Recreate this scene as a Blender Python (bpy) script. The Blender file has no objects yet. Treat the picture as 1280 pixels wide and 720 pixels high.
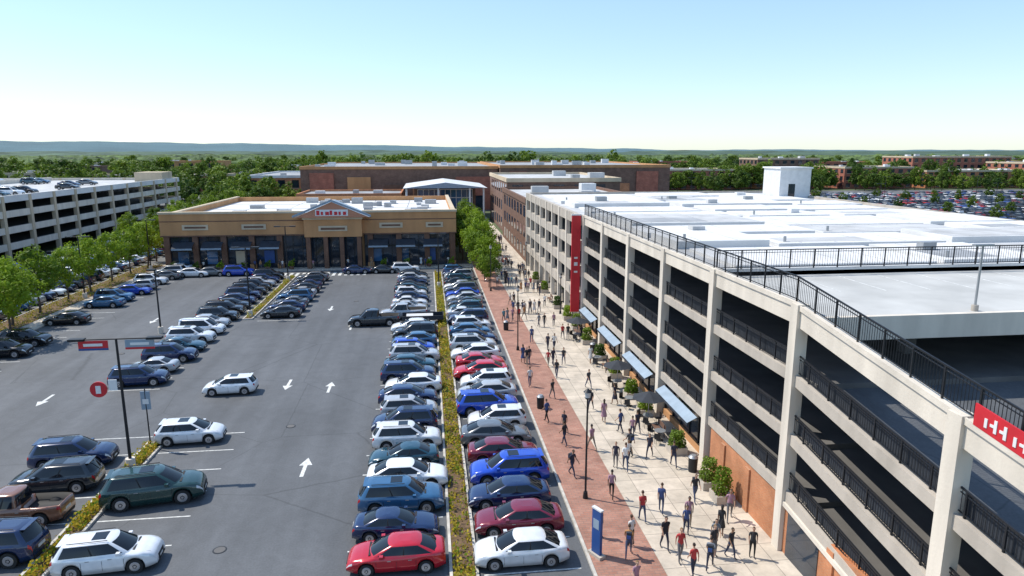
import bpy, math, random
import numpy as np
from mathutils import Vector, Matrix, noise
R=random.Random(7)
rad=math.radians
scene=bpy.context.scene
COL=scene.collection
# ------------------------------------------------------------------ materials
MATS={}
def base_mat(name):
    m=bpy.data.materials.new(name); m.use_nodes=True
    nt=m.node_tree; b=nt.nodes['Principled BSDF']
    MATS[name]=m
    return m,nt,b
def mat(name,c,rough=.8,metal=0.,var=.25,scale=1.5,bump=0.,bscale=8.,coat=0.,spec=.5,obj=False,c2=None,detail=6,streak=False):
    m,nt,b=base_mat(name); N=nt.nodes; Lk=nt.links
    if obj:
        tc=N.new('ShaderNodeTexCoord'); src=tc.outputs['Object']
    else:
        g=N.new('ShaderNodeNewGeometry'); src=g.outputs['Position']
    n=N.new('ShaderNodeTexNoise'); n.inputs['Scale'].default_value=scale; n.inputs['Detail'].default_value=detail
    if streak:
        mp=N.new('ShaderNodeMapping'); mp.inputs['Scale'].default_value=(1,1,.18); Lk.new(src,mp.inputs['Vector']); Lk.new(mp.outputs[0],n.inputs['Vector'])
    else: Lk.new(src,n.inputs['Vector'])
    r=N.new('ShaderNodeValToRGB')
    a=[x*(1-var) for x in c]; d=[min(1,x*(1+var)) for x in (c2 or c)]
    r.color_ramp.elements[0].position=.3; r.color_ramp.elements[1].position=.7
    r.color_ramp.elements[0].color=(*a,1); r.color_ramp.elements[1].color=(*d,1)
    Lk.new(n.outputs['Fac'],r.inputs['Fac']); Lk.new(r.outputs['Color'],b.inputs['Base Color'])
    b.inputs['Roughness'].default_value=rough; b.inputs['Metallic'].default_value=metal
    b.inputs['Specular IOR Level'].default_value=spec
    b.inputs['Coat Weight'].default_value=coat; b.inputs['Coat Roughness'].default_value=.05
    if bump>0:
        n2=N.new('ShaderNodeTexNoise'); n2.inputs['Scale'].default_value=bscale; n2.inputs['Detail'].default_value=8
        Lk.new(src,n2.inputs['Vector'])
        bp=N.new('ShaderNodeBump'); bp.inputs['Strength'].default_value=bump; bp.inputs['Distance'].default_value=.05
        Lk.new(n2.outputs['Fac'],bp.inputs['Height']); Lk.new(bp.outputs['Normal'],b.inputs['Normal'])
    return m
def asphalt_mat(name,c,patch=.35):
    m,nt,b=base_mat(name); N=nt.nodes; Lk=nt.links
    g=N.new('ShaderNodeNewGeometry')
    n1=N.new('ShaderNodeTexNoise'); n1.inputs['Scale'].default_value=.09; n1.inputs['Detail'].default_value=5
    n2=N.new('ShaderNodeTexNoise'); n2.inputs['Scale'].default_value=9; n2.inputs['Detail'].default_value=9
    n3=N.new('ShaderNodeTexNoise'); n3.inputs['Scale'].default_value=.7; n3.inputs['Detail'].default_value=7; n3.inputs['Distortion'].default_value=1.5
    mpp=N.new('ShaderNodeMapping'); mpp.inputs['Scale'].default_value=(1,.05,1); Lk.new(g.outputs['Position'],mpp.inputs['Vector'])
    n4=N.new('ShaderNodeTexNoise'); n4.inputs['Scale'].default_value=.55; n4.inputs['Detail'].default_value=4; Lk.new(mpp.outputs[0],n4.inputs['Vector'])
    for n in (n1,n2,n3): Lk.new(g.outputs['Position'],n.inputs['Vector'])
    v=N.new('ShaderNodeTexVoronoi'); v.feature='DISTANCE_TO_EDGE'; v.inputs['Scale'].default_value=.11
    mp=N.new('ShaderNodeMixRGB'); mp.inputs['Fac'].default_value=.12
    Lk.new(g.outputs['Position'],mp.inputs['Color1']); Lk.new(n3.outputs['Color'],mp.inputs['Color2'])
    Lk.new(mp.outputs['Color'],v.inputs['Vector'])
    def mr(src,a,b_,c_,d_):
        x=N.new('ShaderNodeMapRange'); x.inputs[1].default_value=a;x.inputs[2].default_value=b_;x.inputs[3].default_value=c_;x.inputs[4].default_value=d_
        Lk.new(src,x.inputs[0]); return x.outputs[0]
    def mul(a,b_):
        x=N.new('ShaderNodeMath'); x.operation='MULTIPLY'; Lk.new(a,x.inputs[0]); Lk.new(b_,x.inputs[1]); return x.outputs[0]
    f=mul(mul(mr(n1.outputs['Fac'],.3,.7,1-patch,1+patch),mr(n2.outputs['Fac'],.3,.7,.88,1.12)),mul(mr(n3.outputs['Fac'],.35,.65,.92,1.06),mr(v.outputs['Distance'],.0,.005,.66,1)))
    f=mul(f,mr(n4.outputs['Fac'],.3,.7,.82,1.18))
    cc=N.new('ShaderNodeMixRGB'); cc.blend_type='MULTIPLY'; cc.inputs['Fac'].default_value=1; cc.inputs['Color1'].default_value=(*c,1)
    Lk.new(f,cc.inputs['Color2']); Lk.new(cc.outputs['Color'],b.inputs['Base Color'])
    b.inputs['Roughness'].default_value=.72
    bp=N.new('ShaderNodeBump'); bp.inputs['Strength'].default_value=.3; bp.inputs['Distance'].default_value=.02
    Lk.new(n2.outputs['Fac'],bp.inputs['Height']); Lk.new(bp.outputs['Normal'],b.inputs['Normal'])
    return m
def brick_mat(name,c1,c2,mortar,bw,bh,rough=.85,vertical=False,ms=.012,off=.5):
    m,nt,b=base_mat(name); N=nt.nodes; Lk=nt.links
    g=N.new('ShaderNodeNewGeometry'); src=g.outputs['Position']
    if vertical:
        s=N.new('ShaderNodeSeparateXYZ'); Lk.new(src,s.inputs[0])
        ad=N.new('ShaderNodeMath'); ad.operation='ADD'; Lk.new(s.outputs[0],ad.inputs[0]); Lk.new(s.outputs[1],ad.inputs[1])
        cb=N.new('ShaderNodeCombineXYZ'); Lk.new(ad.outputs[0],cb.inputs[0]); Lk.new(s.outputs[2],cb.inputs[1]); src=cb.outputs[0]
    t=N.new('ShaderNodeTexBrick'); t.inputs['Scale'].default_value=1; t.inputs['Brick Width'].default_value=bw; t.inputs['Row Height'].default_value=bh
    t.inputs['Mortar Size'].default_value=ms; t.inputs['Color1'].default_value=(*c1,1); t.inputs['Color2'].default_value=(*c2,1); t.inputs['Mortar'].default_value=(*mortar,1)
    t.offset=off
    Lk.new(src,t.inputs['Vector'])
    n=N.new('ShaderNodeTexNoise'); n.inputs['Scale'].default_value=.6; n.inputs['Detail'].default_value=6; n.inputs['Roughness'].default_value=.7
    Lk.new(g.outputs['Position'],n.inputs['Vector'])
    mr=N.new('ShaderNodeMapRange'); mr.inputs[1].default_value=.3; mr.inputs[2].default_value=.7; mr.inputs[3].default_value=.66; mr.inputs[4].default_value=1.15
    Lk.new(n.outputs['Fac'],mr.inputs[0])
    x=N.new('ShaderNodeMixRGB'); x.blend_type='MULTIPLY'; x.inputs['Fac'].default_value=1
    Lk.new(t.outputs['Color'],x.inputs['Color1']); Lk.new(mr.outputs[0],x.inputs['Color2']); Lk.new(x.outputs['Color'],b.inputs['Base Color'])
    b.inputs['Roughness'].default_value=rough
    return m
def leaf_mat(name,c1,c2,sc=.5,tr=.35,lo=.4,hi=.95):
    m,nt,b=base_mat(name); N=nt.nodes; Lk=nt.links
    g=N.new('ShaderNodeNewGeometry'); n=N.new('ShaderNodeTexNoise'); n.inputs['Scale'].default_value=sc; n.inputs['Detail'].default_value=4
    Lk.new(g.outputs['Position'],n.inputs['Vector'])
    oi=N.new('ShaderNodeObjectInfo')
    ad=N.new('ShaderNodeMath'); ad.operation='MULTIPLY_ADD'; ad.inputs[1].default_value=.35; Lk.new(oi.outputs['Random'],ad.inputs[0]); Lk.new(n.outputs['Fac'],ad.inputs[2])
    r=N.new('ShaderNodeValToRGB'); r.color_ramp.elements[0].position=lo; r.color_ramp.elements[1].position=hi
    r.color_ramp.elements[0].color=(*c1,1); r.color_ramp.elements[1].color=(*c2,1)
    Lk.new(ad.outputs[0],r.inputs['Fac']); Lk.new(r.outputs['Color'],b.inputs['Base Color'])
    b.inputs['Roughness'].default_value=.6; b.inputs['Specular IOR Level'].default_value=.25
    t=N.new('ShaderNodeBsdfTranslucent'); Lk.new(r.outputs['Color'],t.inputs['Color'])
    mx=N.new('ShaderNodeMixShader'); mx.inputs[0].default_value=tr
    Lk.new(b.outputs[0],mx.inputs[1]); Lk.new(t.outputs[0],mx.inputs[2]); Lk.new(mx.outputs[0],N['Material Output'].inputs['Surface'])
    return m
def objcol_mat(name,rough,metal=0,coat=0,rand=False,ramp=None):
    m,nt,b=base_mat(name); N=nt.nodes; Lk=nt.links
    oi=N.new('ShaderNodeObjectInfo'); tc=N.new('ShaderNodeTexCoord')
    n=N.new('ShaderNodeTexNoise'); n.inputs['Scale'].default_value=2.2; n.inputs['Detail'].default_value=7; Lk.new(tc.outputs['Object'],n.inputs['Vector'])
    mr=N.new('ShaderNodeMapRange'); mr.inputs[1].default_value=.3; mr.inputs[2].default_value=.7; mr.inputs[3].default_value=.9; mr.inputs[4].default_value=1.05
    Lk.new(n.outputs['Fac'],mr.inputs[0])
    x=N.new('ShaderNodeMixRGB'); x.blend_type='MULTIPLY'; x.inputs['Fac'].default_value=1
    if ramp:
        r=N.new('ShaderNodeValToRGB'); r.color_ramp.interpolation='CONSTANT'
        r.color_ramp.elements[0].color=(*ramp[0],1); r.color_ramp.elements[1].position=1/len(ramp); r.color_ramp.elements[1].color=(*ramp[1],1)
        for i in range(2,len(ramp)):
            e=r.color_ramp.elements.new(i/len(ramp)); e.color=(*ramp[i],1)
        Lk.new(oi.outputs['Random'],r.inputs['Fac']); Lk.new(r.outputs['Color'],x.inputs['Color1'])
    else: Lk.new(oi.outputs['Color'],x.inputs['Color1'])
    Lk.new(mr.outputs[0],x.inputs['Color2']); Lk.new(x.outputs['Color'],b.inputs['Base Color'])
    b.inputs['Roughness'].default_value=rough; b.inputs['Metallic'].default_value=metal; b.inputs['Coat Weight'].default_value=coat; b.inputs['Coat Roughness'].default_value=.02
    return m

mat('grass_ground',(.05,.08,.025),.95,var=.4,scale=.03,c2=(.09,.11,.05))
asphalt_mat('asphalt',(.092,.097,.104),.16)
asphalt_mat('asphalt_old',(.13,.13,.13),.3)
mat('line_paint',(.6,.6,.57),.7,var=.3,scale=5)
mat('concrete',(.44,.39,.33),.85,var=.16,scale=.9,bump=.2,streak=True)
mat('concrete_light',(.64,.575,.485),.85,var=.14,scale=.9,bump=.2,streak=True)
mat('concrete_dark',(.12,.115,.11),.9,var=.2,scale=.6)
mat('kerb',(.48,.45,.40),.85,var=.25,scale=2)
brick_mat('brick_paving',(.36,.165,.115),(.42,.22,.16),(.24,.17,.14),.4,.2,ms=.015)
brick_mat('slab_paving',(.60,.52,.425),(.53,.46,.37),(.28,.24,.20),1.5,1.5,ms=.02,off=0)
brick_mat('brick_orange',(.50,.165,.06),(.57,.22,.09),(.44,.25,.15),.22,.075,vertical=True)
brick_mat('brick_brown',(.18,.095,.07),(.22,.13,.09),(.18,.13,.10),.6,.2,vertical=True)
brick_mat('brick_red',(.38,.12,.075),(.44,.16,.10),(.3,.17,.13),.6,.2,vertical=True)
mat('stucco_tan',(.50,.26,.115),.9,var=.14,scale=.5,bump=.15,streak=True)
mat('gable_tan',(.50,.23,.14),.9,var=.1,scale=.5)
mat('stucco_cream',(.54,.44,.31),.9,var=.12,scale=.5,streak=True)
mat('brown_pier',(.16,.085,.055),.85,var=.2,scale=1)
mat('dark_metal',(.018,.02,.024),.5,metal=.3,var=.2)
mat('grey_metal',(.36,.37,.38),.45,metal=.6,var=.1)
mat('white_metal',(.65,.65,.65),.5,var=.08)
mat('roof_white',(.66,.655,.64),.8,var=.12,scale=.3)
mat('roof_mid',(.47,.47,.465),.85,var=.2,scale=.4)
mat('roof_grey',(.30,.31,.32),.85,var=.25,scale=.2)
mat('deck_light',(.46,.455,.43),.85,var=.15,scale=.35,bump=.1)
mat('window_glass',(.02,.03,.045),.06,var=.5,scale=.35,spec=.7)
mat('window_blue',(.04,.11,.22),.08,var=.4,scale=.3,spec=.7)
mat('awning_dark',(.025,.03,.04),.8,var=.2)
mat('sign_red',(.55,.02,.03),.5,var=.08)
mat('sign_white',(.72,.72,.71),.5,var=.04)
mat('sign_blue',(.02,.07,.24),.5,var=.1)
mat('gable_blue',(.26,.33,.40),.6,var=.1)
mat('bark',(.10,.07,.05),.9,var=.3,scale=6,obj=True,bump=.4)
mat('mulch',(.13,.08,.04),.95,var=.4,scale=5,bump=.5)
mat('tire',(.018,.018,.018),.85,var=.1,obj=True)
mat('rim',(.5,.5,.52),.3,metal=.8,var=.05,obj=True)
mat('car_black',(.012,.012,.013),.7,var=.1,obj=True)
mat('car_glass',(.008,.011,.015),.03,var=.2,spec=.6,obj=True)
mat('headlight',(.6,.63,.65),.12,var=.05,spec=.9,obj=True)
mat('taillight',(.4,.01,.01),.2,var=.05,obj=True)
mat('plate',(.6,.6,.58),.5,var=.02,obj=True)
leaf_mat('leaf_street',(.07,.135,.010),(.26,.37,.022),tr=.4)
leaf_mat('leaf_far',(.04,.085,.012),(.18,.26,.025),.08)
leaf_mat('leaf_shrub',(.11,.12,.012),(.52,.38,.03),2.2,.3,.35,.85)
mat('woods',(.025,.05,.016),.95,var=.5,scale=.03,c2=(.08,.125,.03),bump=.8,bscale=.15)
mat('woods_mid_haze',(.035,.07,.04),.95,var=.35,scale=.008,c2=(.06,.10,.06))  # woods green shifted toward blue: distance haze put into the colour
mat('hill_far_haze',(.075,.14,.16),.95,var=.15,scale=.003)  # bluish base colour stands in for atmospheric haze over the forested hills
objcol_mat('paint',.22,.12,1.0)
objcol_mat('shirt',.9)
objcol_mat('pants',.9,ramp=[(.02,.025,.05),(.05,.07,.13),(.015,.015,.015),(.3,.26,.2),(.12,.12,.13),(.03,.04,.08)])
objcol_mat('skin',.6,ramp=[(.5,.3,.2),(.42,.24,.16),(.16,.08,.05),(.55,.35,.25),(.3,.17,.1)])
objcol_mat('hair',.7,ramp=[(.02,.012,.008),(.06,.03,.015),(.01,.01,.01),(.2,.12,.05),(.03,.02,.01)])
for n,c in dict(cw=(.7,.7,.7),cs=(.35,.36,.38),ck=(.02,.02,.025),cb=(.02,.06,.25),cr=(.4,.02,.02),cg=(.10,.11,.12)).items(): mat('far_'+n,c,.35,var=.1,coat=.6)

# ------------------------------------------------------------------ mesh builder
class MB:
    def __init__(s): s.v=[];s.f=[];s.m=[];s.sm=[];s.names=[]
    def mi(s,n):
        if n not in s.names: s.names.append(n)
        return s.names.index(n)
    def add(s,vs,fs,m,smooth=False):
        o=len(s.v); s.v.extend([tuple(v) for v in vs]); k=s.mi(m) if isinstance(m,str) else None
        for i,f in enumerate(fs):
            s.f.append(tuple(j+o for j in f)); s.m.append(k if k is not None else s.mi(m[i])); s.sm.append(smooth)
    def box(s,x0,y0,z0,x1,y1,z1,m,rot=0,bev=0):
        if rot:
            cx,cy=(x0+x1)/2,(y0+y1)/2; c,q=math.cos(rot),math.sin(rot)
            P=lambda x,y,z:(cx+(x-cx)*c-(y-cy)*q,cy+(x-cx)*q+(y-cy)*c,z)
        else: P=lambda x,y,z:(x,y,z)
        vs=[P(x,y,z) for z in(z0,z1) for y in(y0,y1) for x in(x0,x1)]
        s.add(vs,[(0,2,3,1),(4,5,7,6),(0,1,5,4),(2,6,7,3),(0,4,6,2),(1,3,7,5)],m)
    def boxy(s,x0,x1,y0,y1,za0,za1,zb0,zb1,m):
        vs=[(x0,y0,za0),(x1,y0,za0),(x0,y1,zb0),(x1,y1,zb0),(x0,y0,za1),(x1,y0,za1),(x0,y1,zb1),(x1,y1,zb1)]
        s.add(vs,[(0,2,3,1),(4,5,7,6),(0,1,5,4),(2,6,7,3),(0,4,6,2),(1,3,7,5)],m)
    def quad(s,x0,y0,x1,y1,z,m): s.add([(x0,y0,z),(x1,y0,z),(x1,y1,z),(x0,y1,z)],[(0,1,2,3)],m)
    def cyl(s,p0,p1,r0,r1,m,n=8,cap=True,smooth=True):
        p0=Vector(p0);p1=Vector(p1);d=(p1-p0).normalized()
        a=d.orthogonal().normalized(); b=d.cross(a)
        vs=[];
        for p,r in((p0,r0),(p1,r1)):
            for i in range(n):
                t=2*math.pi*i/n; vs.append(p+a*math.cos(t)*r+b*math.sin(t)*r)
        s.add(vs,[(i,(i+1)%n,n+(i+1)%n,n+i) for i in range(n)],m,smooth)
        if cap:
            s.add(vs[:n],[tuple(range(n))[::-1]],m); s.add(vs[n:],[tuple(range(n))],m)
    def mesh(s,name):
        me=bpy.data.meshes.new(name); me.from_pydata(s.v,[],s.f)
        for n in s.names: me.materials.append(MATS[n])
        me.polygons.foreach_set('material_index',s.m); me.polygons.foreach_set('use_smooth',s.sm); me.update()
        return me
    def obj(s,name,parent=None):
        o=bpy.data.objects.new(name,s.mesh(name)); COL.objects.link(o)
        if parent: o.parent=parent
        return o
def empty(name):
    e=bpy.data.objects.new(name,None); COL.objects.link(e); e.empty_display_size=.5; return e
def inst(name,me,loc,rz=0,sc=1,color=None,parent=None):
    o=bpy.data.objects.new(name,me); COL.objects.link(o); o.location=loc; o.rotation_euler=(0,0,rz)
    o.scale=(sc,sc,sc) if not isinstance(sc,tuple) else sc
    if color: o.color=(*color,1)
    if parent: o.parent=parent
    return o

# ------------------------------------------------------------------ cars (forward = +X local)
def car(kind):
    b=MB()
    P=dict(
     sedan=dict(L=4.75,W=1.86,wb=2.82,top=[(-2.38,.72),(-2.34,.95),(-2.2,1.05),(-1.6,1.08),(-.3,1.01),(.9,.99),(1.6,.92),(2.05,.82),(2.3,.68),(2.38,.5)],cab=(-2.08,1.22,-1.12,.28),belt=.97,roof=1.46,r=.34),
     coupe=dict(L=4.55,W=1.84,wb=2.7,top=[(-2.27,.7),(-2.23,.92),(-2.05,1.0),(-1.5,1.02),(-.3,.95),(.8,.94),(1.5,.87),(1.95,.76),(2.2,.62),(2.27,.46)],cab=(-1.85,.98,-.95,.08),belt=.92,roof=1.37,r=.34),
     hatch=dict(L=4.3,W=1.82,wb=2.62,top=[(-2.15,.7),(-2.12,1.0),(-1.95,1.06),(-.3,1.03),(.8,1.01),(1.5,.94),(1.9,.82),(2.1,.66),(2.15,.5)],cab=(-2.08,1.2,-1.68,.3),belt=.99,roof=1.52,r=.34),
     suv=dict(L=4.75,W=1.92,wb=2.8,top=[(-2.37,.8),(-2.33,1.1),(-2.1,1.16),(-.3,1.13),(.9,1.12),(1.7,1.06),(2.15,.94),(2.34,.74),(2.37,.5)],cab=(-2.3,1.28,-1.9,.42),belt=1.09,roof=1.70,r=.38),
     van=dict(L=5.0,W=1.98,wb=3.0,top=[(-2.5,.8),(-2.46,1.1),(-2.2,1.12),(-.3,1.1),(1.3,1.08),(1.9,1.0),(2.3,.88),(2.47,.7),(2.5,.5)],cab=(-2.42,1.75,-2.2,.75),belt=1.04,roof=1.78,r=.35),
     pickup=dict(L=5.6,W=1.98,wb=3.5,top=[(-2.8,.8),(-2.78,1.13),(-2.5,1.15),(-.4,1.13),(1.3,1.1),(2.0,1.06),(2.55,.98),(2.76,.8),(2.8,.5)],cab=(-.62,1.5,-.5,.8),belt=1.08,roof=1.82,r=.39))[kind]
    L,W,r=P['L'],P['W'],P['r']; wb=P['wb']; tx=[a for a,_ in P['top']]; tz=[z for _,z in P['top']]
    aw=r+.07; xs=set(np.linspace(-L/2,L/2,33))
    for c in(-wb/2,wb/2):
        for k in np.linspace(-1,1,9): xs.add(c+aw*k)
        xs.add(c-aw-.01); xs.add(c+aw+.01)
    xs|={-L/2+.03,L/2-.03}
    if kind=='pickup': xs|={-2.72,-2.70,-.66,-.64}
    xs=sorted(xs); rings=[]
    for x in xs:
        u=abs(2*x/L); w=W/2*(1-.19*u**7-.04*u**2); top=float(np.interp(x,tx,tz))
        zb=.24+.10*max(0,u-.8)/.2
        for c in(-wb/2,wb/2):
            d=abs(x-c)
            if d<=aw: zb=max(zb,r+math.sqrt(max(0,aw*aw-d*d))*1.0)
        zb=min(zb,top-.12); deck=top; 
        if kind=='pickup' and -2.71<x<-.65: deck=.72
        h=top-zb; yi=W/2-.32; cr=.045 if deck==top else 0
        half=[(0,.22),(yi*.9,.22),(yi*.9,max(.22,zb)),(w*.96,zb),(w*1.0,zb+h*.38),(w*.985,zb+h*.70),(w*.94,top-.06),(w*.87,top-.012),(w*.70 if deck==top else w*.86,deck+cr*.3),(0,deck+cr)]
        ring=[(x,y,z) for y,z in half]+[(x,-y,z) for y,z in half[-2:0:-1]]
        rings.append(ring)
    n=len(rings[0]); vs=[p for q in rings for p in q]; fs=[];ms=[]
    for i in range(len(rings)-1):
        for j in range(n):
            jj=(j+1)%n; fs.append((i*n+j,i*n+jj,(i+1)*n+jj,(i+1)*n+j))
            k=j if j<9 else n-1-j
            xm=(xs[i]+xs[i+1])/2; m='paint'
            if k<=2: m='car_black'
            if xm>L/2-.34 and k in(5,): m='headlight'
            if xm<-L/2+.20 and k in(5,): m='taillight'
            if kind=='pickup' and -2.71<xm<-.65 and k in(7,8): m='car_black'
            ms.append(m)
    b.add(vs,fs,ms,True)
    b.add(rings[0],[tuple(range(n))],'paint'); b.add(rings[-1],[tuple(range(n))[::-1]],'paint')
    f=L/2; zt=tz[-2]
    b.box(f-.02,-.42,.36,f+.012,.42,zt-.10,'car_black'); b.box(f-.02,-.6,.26,f+.02,.6,.34,'car_black')
    b.box(f,-.22,.40,f+.022,.22,.50,'plate')
    b.box(-f-.012,-.26,.62,-f+.02,.26,.76,'plate'); b.box(-f-.02,-.62,.28,-f+.02,.62,.42,'car_black')
    hx=P['cab'][1]+.08
    for s in(-1,1):
        for q in range(4):
            xa=hx+(L/2-.25-hx)*q/4; xb=hx+(L/2-.25-hx)*(q+1)/4
            za=float(np.interp(xa,tx,tz))+.012; zb_=float(np.interp(xb,tx,tz))+.012; ya=W/2*.66
            b.add([(xa,s*ya-.008,za),(xb,s*ya-.008,zb_),(xb,s*ya+.008,zb_),(xa,s*ya+.008,za)],[(0,1,2,3)],'car_black')
    xr,xf,xr2,xf2=P['cab']; belt,roof=P['belt'],P['roof']; hw=W/2
    def outline(t,z,ins=0):
        a=xr+(xr2-xr)*t+ins; c=xf+(xf2-xf)*t-ins; w=hw*(.90-.20*t)-ins; D=c-a
        sp=[(1.0,.0,.07),(.99,.45,.055),(.965,.86,0),(.91,1,0),(.535,1.02,0),(.51,1.02,0),(.10,1,0),(.03,.87,0),(0,.45,-.05),(0,0,-.06)]
        if kind=='pickup': sp[4]=(.42,1.02,0); sp[5]=(.37,1.02,0)
        pts=[(a+D*s_+o_,w*y_,z) for s_,y_,o_ in sp]
        return pts+[(x,-y,z) for x,y,z in pts[-2:0:-1]]
    lev=[outline(-.12,belt-.06),outline(.05,belt+.06),outline(.55,belt+(roof-belt)*.56),outline(.93,roof-.065),outline(1.02,roof-.025,.03),outline(1.06,roof,.12),outline(1.1,roof+.022,.32)]
    n=len(lev[0]); vs=[p for q in lev for p in q]; fs=[];ms=[]
    for i in range(len(lev)-1):
        for j in range(n):
            jj=(j+1)%n; fs.append((i*n+j,i*n+jj,(i+1)*n+jj,(i+1)*n+j))
            k=j if j<9 else n-1-j
            m='paint'
            if i in(1,2) and k in(0,1,3,5,7,8): m='car_glass'
            if i in(1,2) and k==4: m='car_black'
            ms.append(m)
    b.add(vs,fs,ms,True); b.add(lev[-1],[tuple(range(n))],'paint',True)
    if kind in('suv','van'):
        for s in(-1,1):
            b.cyl((xr2+.3,s*.58,roof+.05),(xf2-.2,s*.58,roof+.05),.02,.02,'dark_metal',5)
    if kind in('suv','hatch'):
        b.box(xf2-1.0,-.36,roof+.024,xf2-.36,.36,roof+.032,'car_glass')
        b.box(xr2-.16,-.55,roof-.04,xr2+.05,.55,roof-.01,'paint')
    b.box(xf+.0,-.6,belt+.0,xf+.10,.6,belt+.035,'car_black')
    for s in(-1,1):
        b.box(xf-.62,s*hw*.93-.02 if s>0 else -hw*.93-.18,belt+.02,xf-.44,s*hw*.93+.18 if s>0 else -hw*.93+.02,belt+.16,'paint')
        for c in(-wb/2,wb/2):
            y1=s*(hw-.03); y0=s*(hw-.26)
            b.cyl((c,y0,r),(c,y1,r),r,r,'tire',18)
            b.cyl((c,y1-s*.01,r),(c,y1+s*.008,r),r*.66,r*.62,'rim',14)
            b.cyl((c,y1,r),(c,y1+s*.012,r),r*.5,r*.2,'car_black',5)
            b.cyl((c,y1,r),(c,y1+s*.02,r),r*.18,r*.16,'rim',8)
        for hx_ in(-.75,.25): b.box(hx_,s*(hw-.012)-.008,belt-.18,hx_+.18,s*(hw-.012)+.012,belt-.15,'grey_metal')
        for dx_ in(-.95,-.02,.95): b.box(dx_-.006,s*(hw-.004)-.004,.36,dx_+.006,s*(hw-.004)+.006,belt-.2,'car_black')
    return b.mesh('car_'+kind)
CARS={k:car(k) for k in('sedan','coupe','hatch','suv','van','pickup')}
PC=dict(white=(.78,.79,.80),silver=(.46,.48,.50),grey=(.12,.13,.14),dark=(.018,.024,.032),black=(.006,.006,.008),navy=(.006,.022,.085),blue=(.008,.06,.46),teal=(.006,.055,.085),red=(.56,.006,.02),maroon=(.18,.006,.025),steel=(.03,.12,.25),green=(.012,.05,.045),tan=(.22,.10,.055))
def put(kind,x,y,col,rz=0,z=0.006,name=None,sc=None):
    nm={'pickup':'pickup_truck','van':'minivan'}.get(kind,'parked_car')
    if kind=='sedan' and R.random()<.25: kind='coupe'
    c=PC[col]; j=R.uniform(.88,1.12)
    return inst(name or nm,CARS[kind],(x,y,z),rz+R.uniform(-.03,.03),sc or R.uniform(.98,1.03),tuple(min(1,q*j) for q in c))
def rk(): return R.choice(['sedan','sedan','suv','suv','hatch'])
def rc(): return R.choice(['white','white','silver','grey','dark','black','navy','steel','teal','dark','navy','maroon','blue','white','red'])
cl=['red','navy','steel','white','teal','white','navy','silver','navy','white','navy','teal','silver','blue','steel','dark','white']
kl=['sedan','sedan','suv','sedan','sedan','suv','suv','hatch','sedan','sedan','suv','sedan','suv','hatch','sedan','suv','sedan']
for i,c in enumerate(cl):
    put(kl[i],-1.85+R.uniform(-.25,.25),30.6+2.78*i,c,math.pi if R.random()<.45 else 0)
# long dark pickup with a flat trailer, silver pickup beside it
put('pickup',-6.6,78.7,'dark',math.pi,sc=1.05)
b=MB(); b.box(-2.4,-1.0,.62,2.4,1.0,.74,'dark_metal')
for s_ in(-1,1):
    b.box(-2.4,s_*1.0-.03,.742,2.4,s_*1.0+.03,1.15,'awning_dark'); b.box(-.75,s_*1.05-.14,.70,.75,s_*1.05+.14,.735+.06,'grey_metal')
    for c_ in(-.4,.4): b.cyl((c_,s_*1.0-.1,.31),(c_,s_*1.0+.1,.31),.31,.31,'tire',16); b.cyl((c_,s_*1.11,.31),(c_,s_*1.12,.31),.18,.16,'rim',12)
b.box(2.37,-.97,.742,2.43,.97,1.2,'awning_dark'); b.cyl((-2.4,-.6,.6),(-3.3,0,.5),.04,.04,'dark_metal',6); b.cyl((-2.4,.6,.6),(-3.3,0,.5),.04,.04,'dark_metal',6)
b.box(-1.9,-.75,.745,1.2,.75,1.05,'roof_mid')
o=b.obj('flatbed_trailer'); o.location=(-.95,78.7,.006)
put('pickup',-3.3,81.7,'silver',math.pi)
for i in range(9): put(rk(),-2.6+R.uniform(-.15,.15),85.2+2.9*i,['silver','white','navy','white','teal','dark','navy','silver','dark'][i],0)
cr=['white','maroon','navy','blue','maroon','grey','white','blue','silver','white','red','red','white','silver','navy','steel','white','navy','white','teal','dark','silver','blue','grey','white','dark','teal','silver','navy','steel']
for i,c in enumerate(cr): put(['sedan','sedan','sedan','suv','sedan','sedan','hatch','suv','sedan','hatch'][i%10],4.4+R.uniform(-.25,.25),30.3+2.82*i,c,0 if R.random()<.5 else math.pi)
put('suv',-15.9,32.2,'white',.10); put('suv',-16.2,38.8,'green',.16,sc=1.14); put('hatch',-16.9,47.2,'white',.08)
put('hatch',-16.9,57.0,'white',math.pi,name='driving_car')
put('suv',-22.2,33.6,'navy',math.pi,sc=1.08); put('pickup',-23.0,37.4,'tan',math.pi); put('suv',-22.6,40.9,'dark',math.pi+.04); put('suv',-23.2,44.3,'navy',.1); 
put('suv',-25.4,60.2,'navy',.05);put('sedan',-25.6,63.6,'silver',math.pi);put('suv',-25.2,67,'navy',.02);put('sedan',-25.3,70.4,'teal',0);put('suv',-25.4,73.6,'white',0);put('van',-25.4,77,'white',0);put('sedan',-25.6,80.2,'silver',0);put('suv',-25.4,83.2,'dark',0)
for i in range(9): put(rk(),-25.5,86.4+3*i,['black','dark','navy','navy','dark','dark','silver','navy','black'][i],0)
for i in range(9): put(rk(),-18.2,84.0+3.0*i,['dark','navy','grey','steel','silver','dark','navy','dark','grey'][i],math.pi)
for y,k,c in[(64,'sedan','black'),(70.5,'suv','black'),(74.5,'suv','black'),(83.6,'sedan','black'),(92.5,'sedan','steel'),(96,'suv','steel'),(100.5,'sedan','blue'),(104,'hatch','silver'),(108,'suv','white'),(112,'sedan','grey'),(115.5,'suv','silver'),(119,'sedan','white'),(123,'sedan','dark')]:
    put(k,-41.6-R.random(),y,c,R.choice([0,math.pi]))
for i in range(34):
    if R.random()<.93: put(rk(),-53.2-.02*i,66+2.9*i,rc(),R.choice([0,math.pi]))
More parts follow.
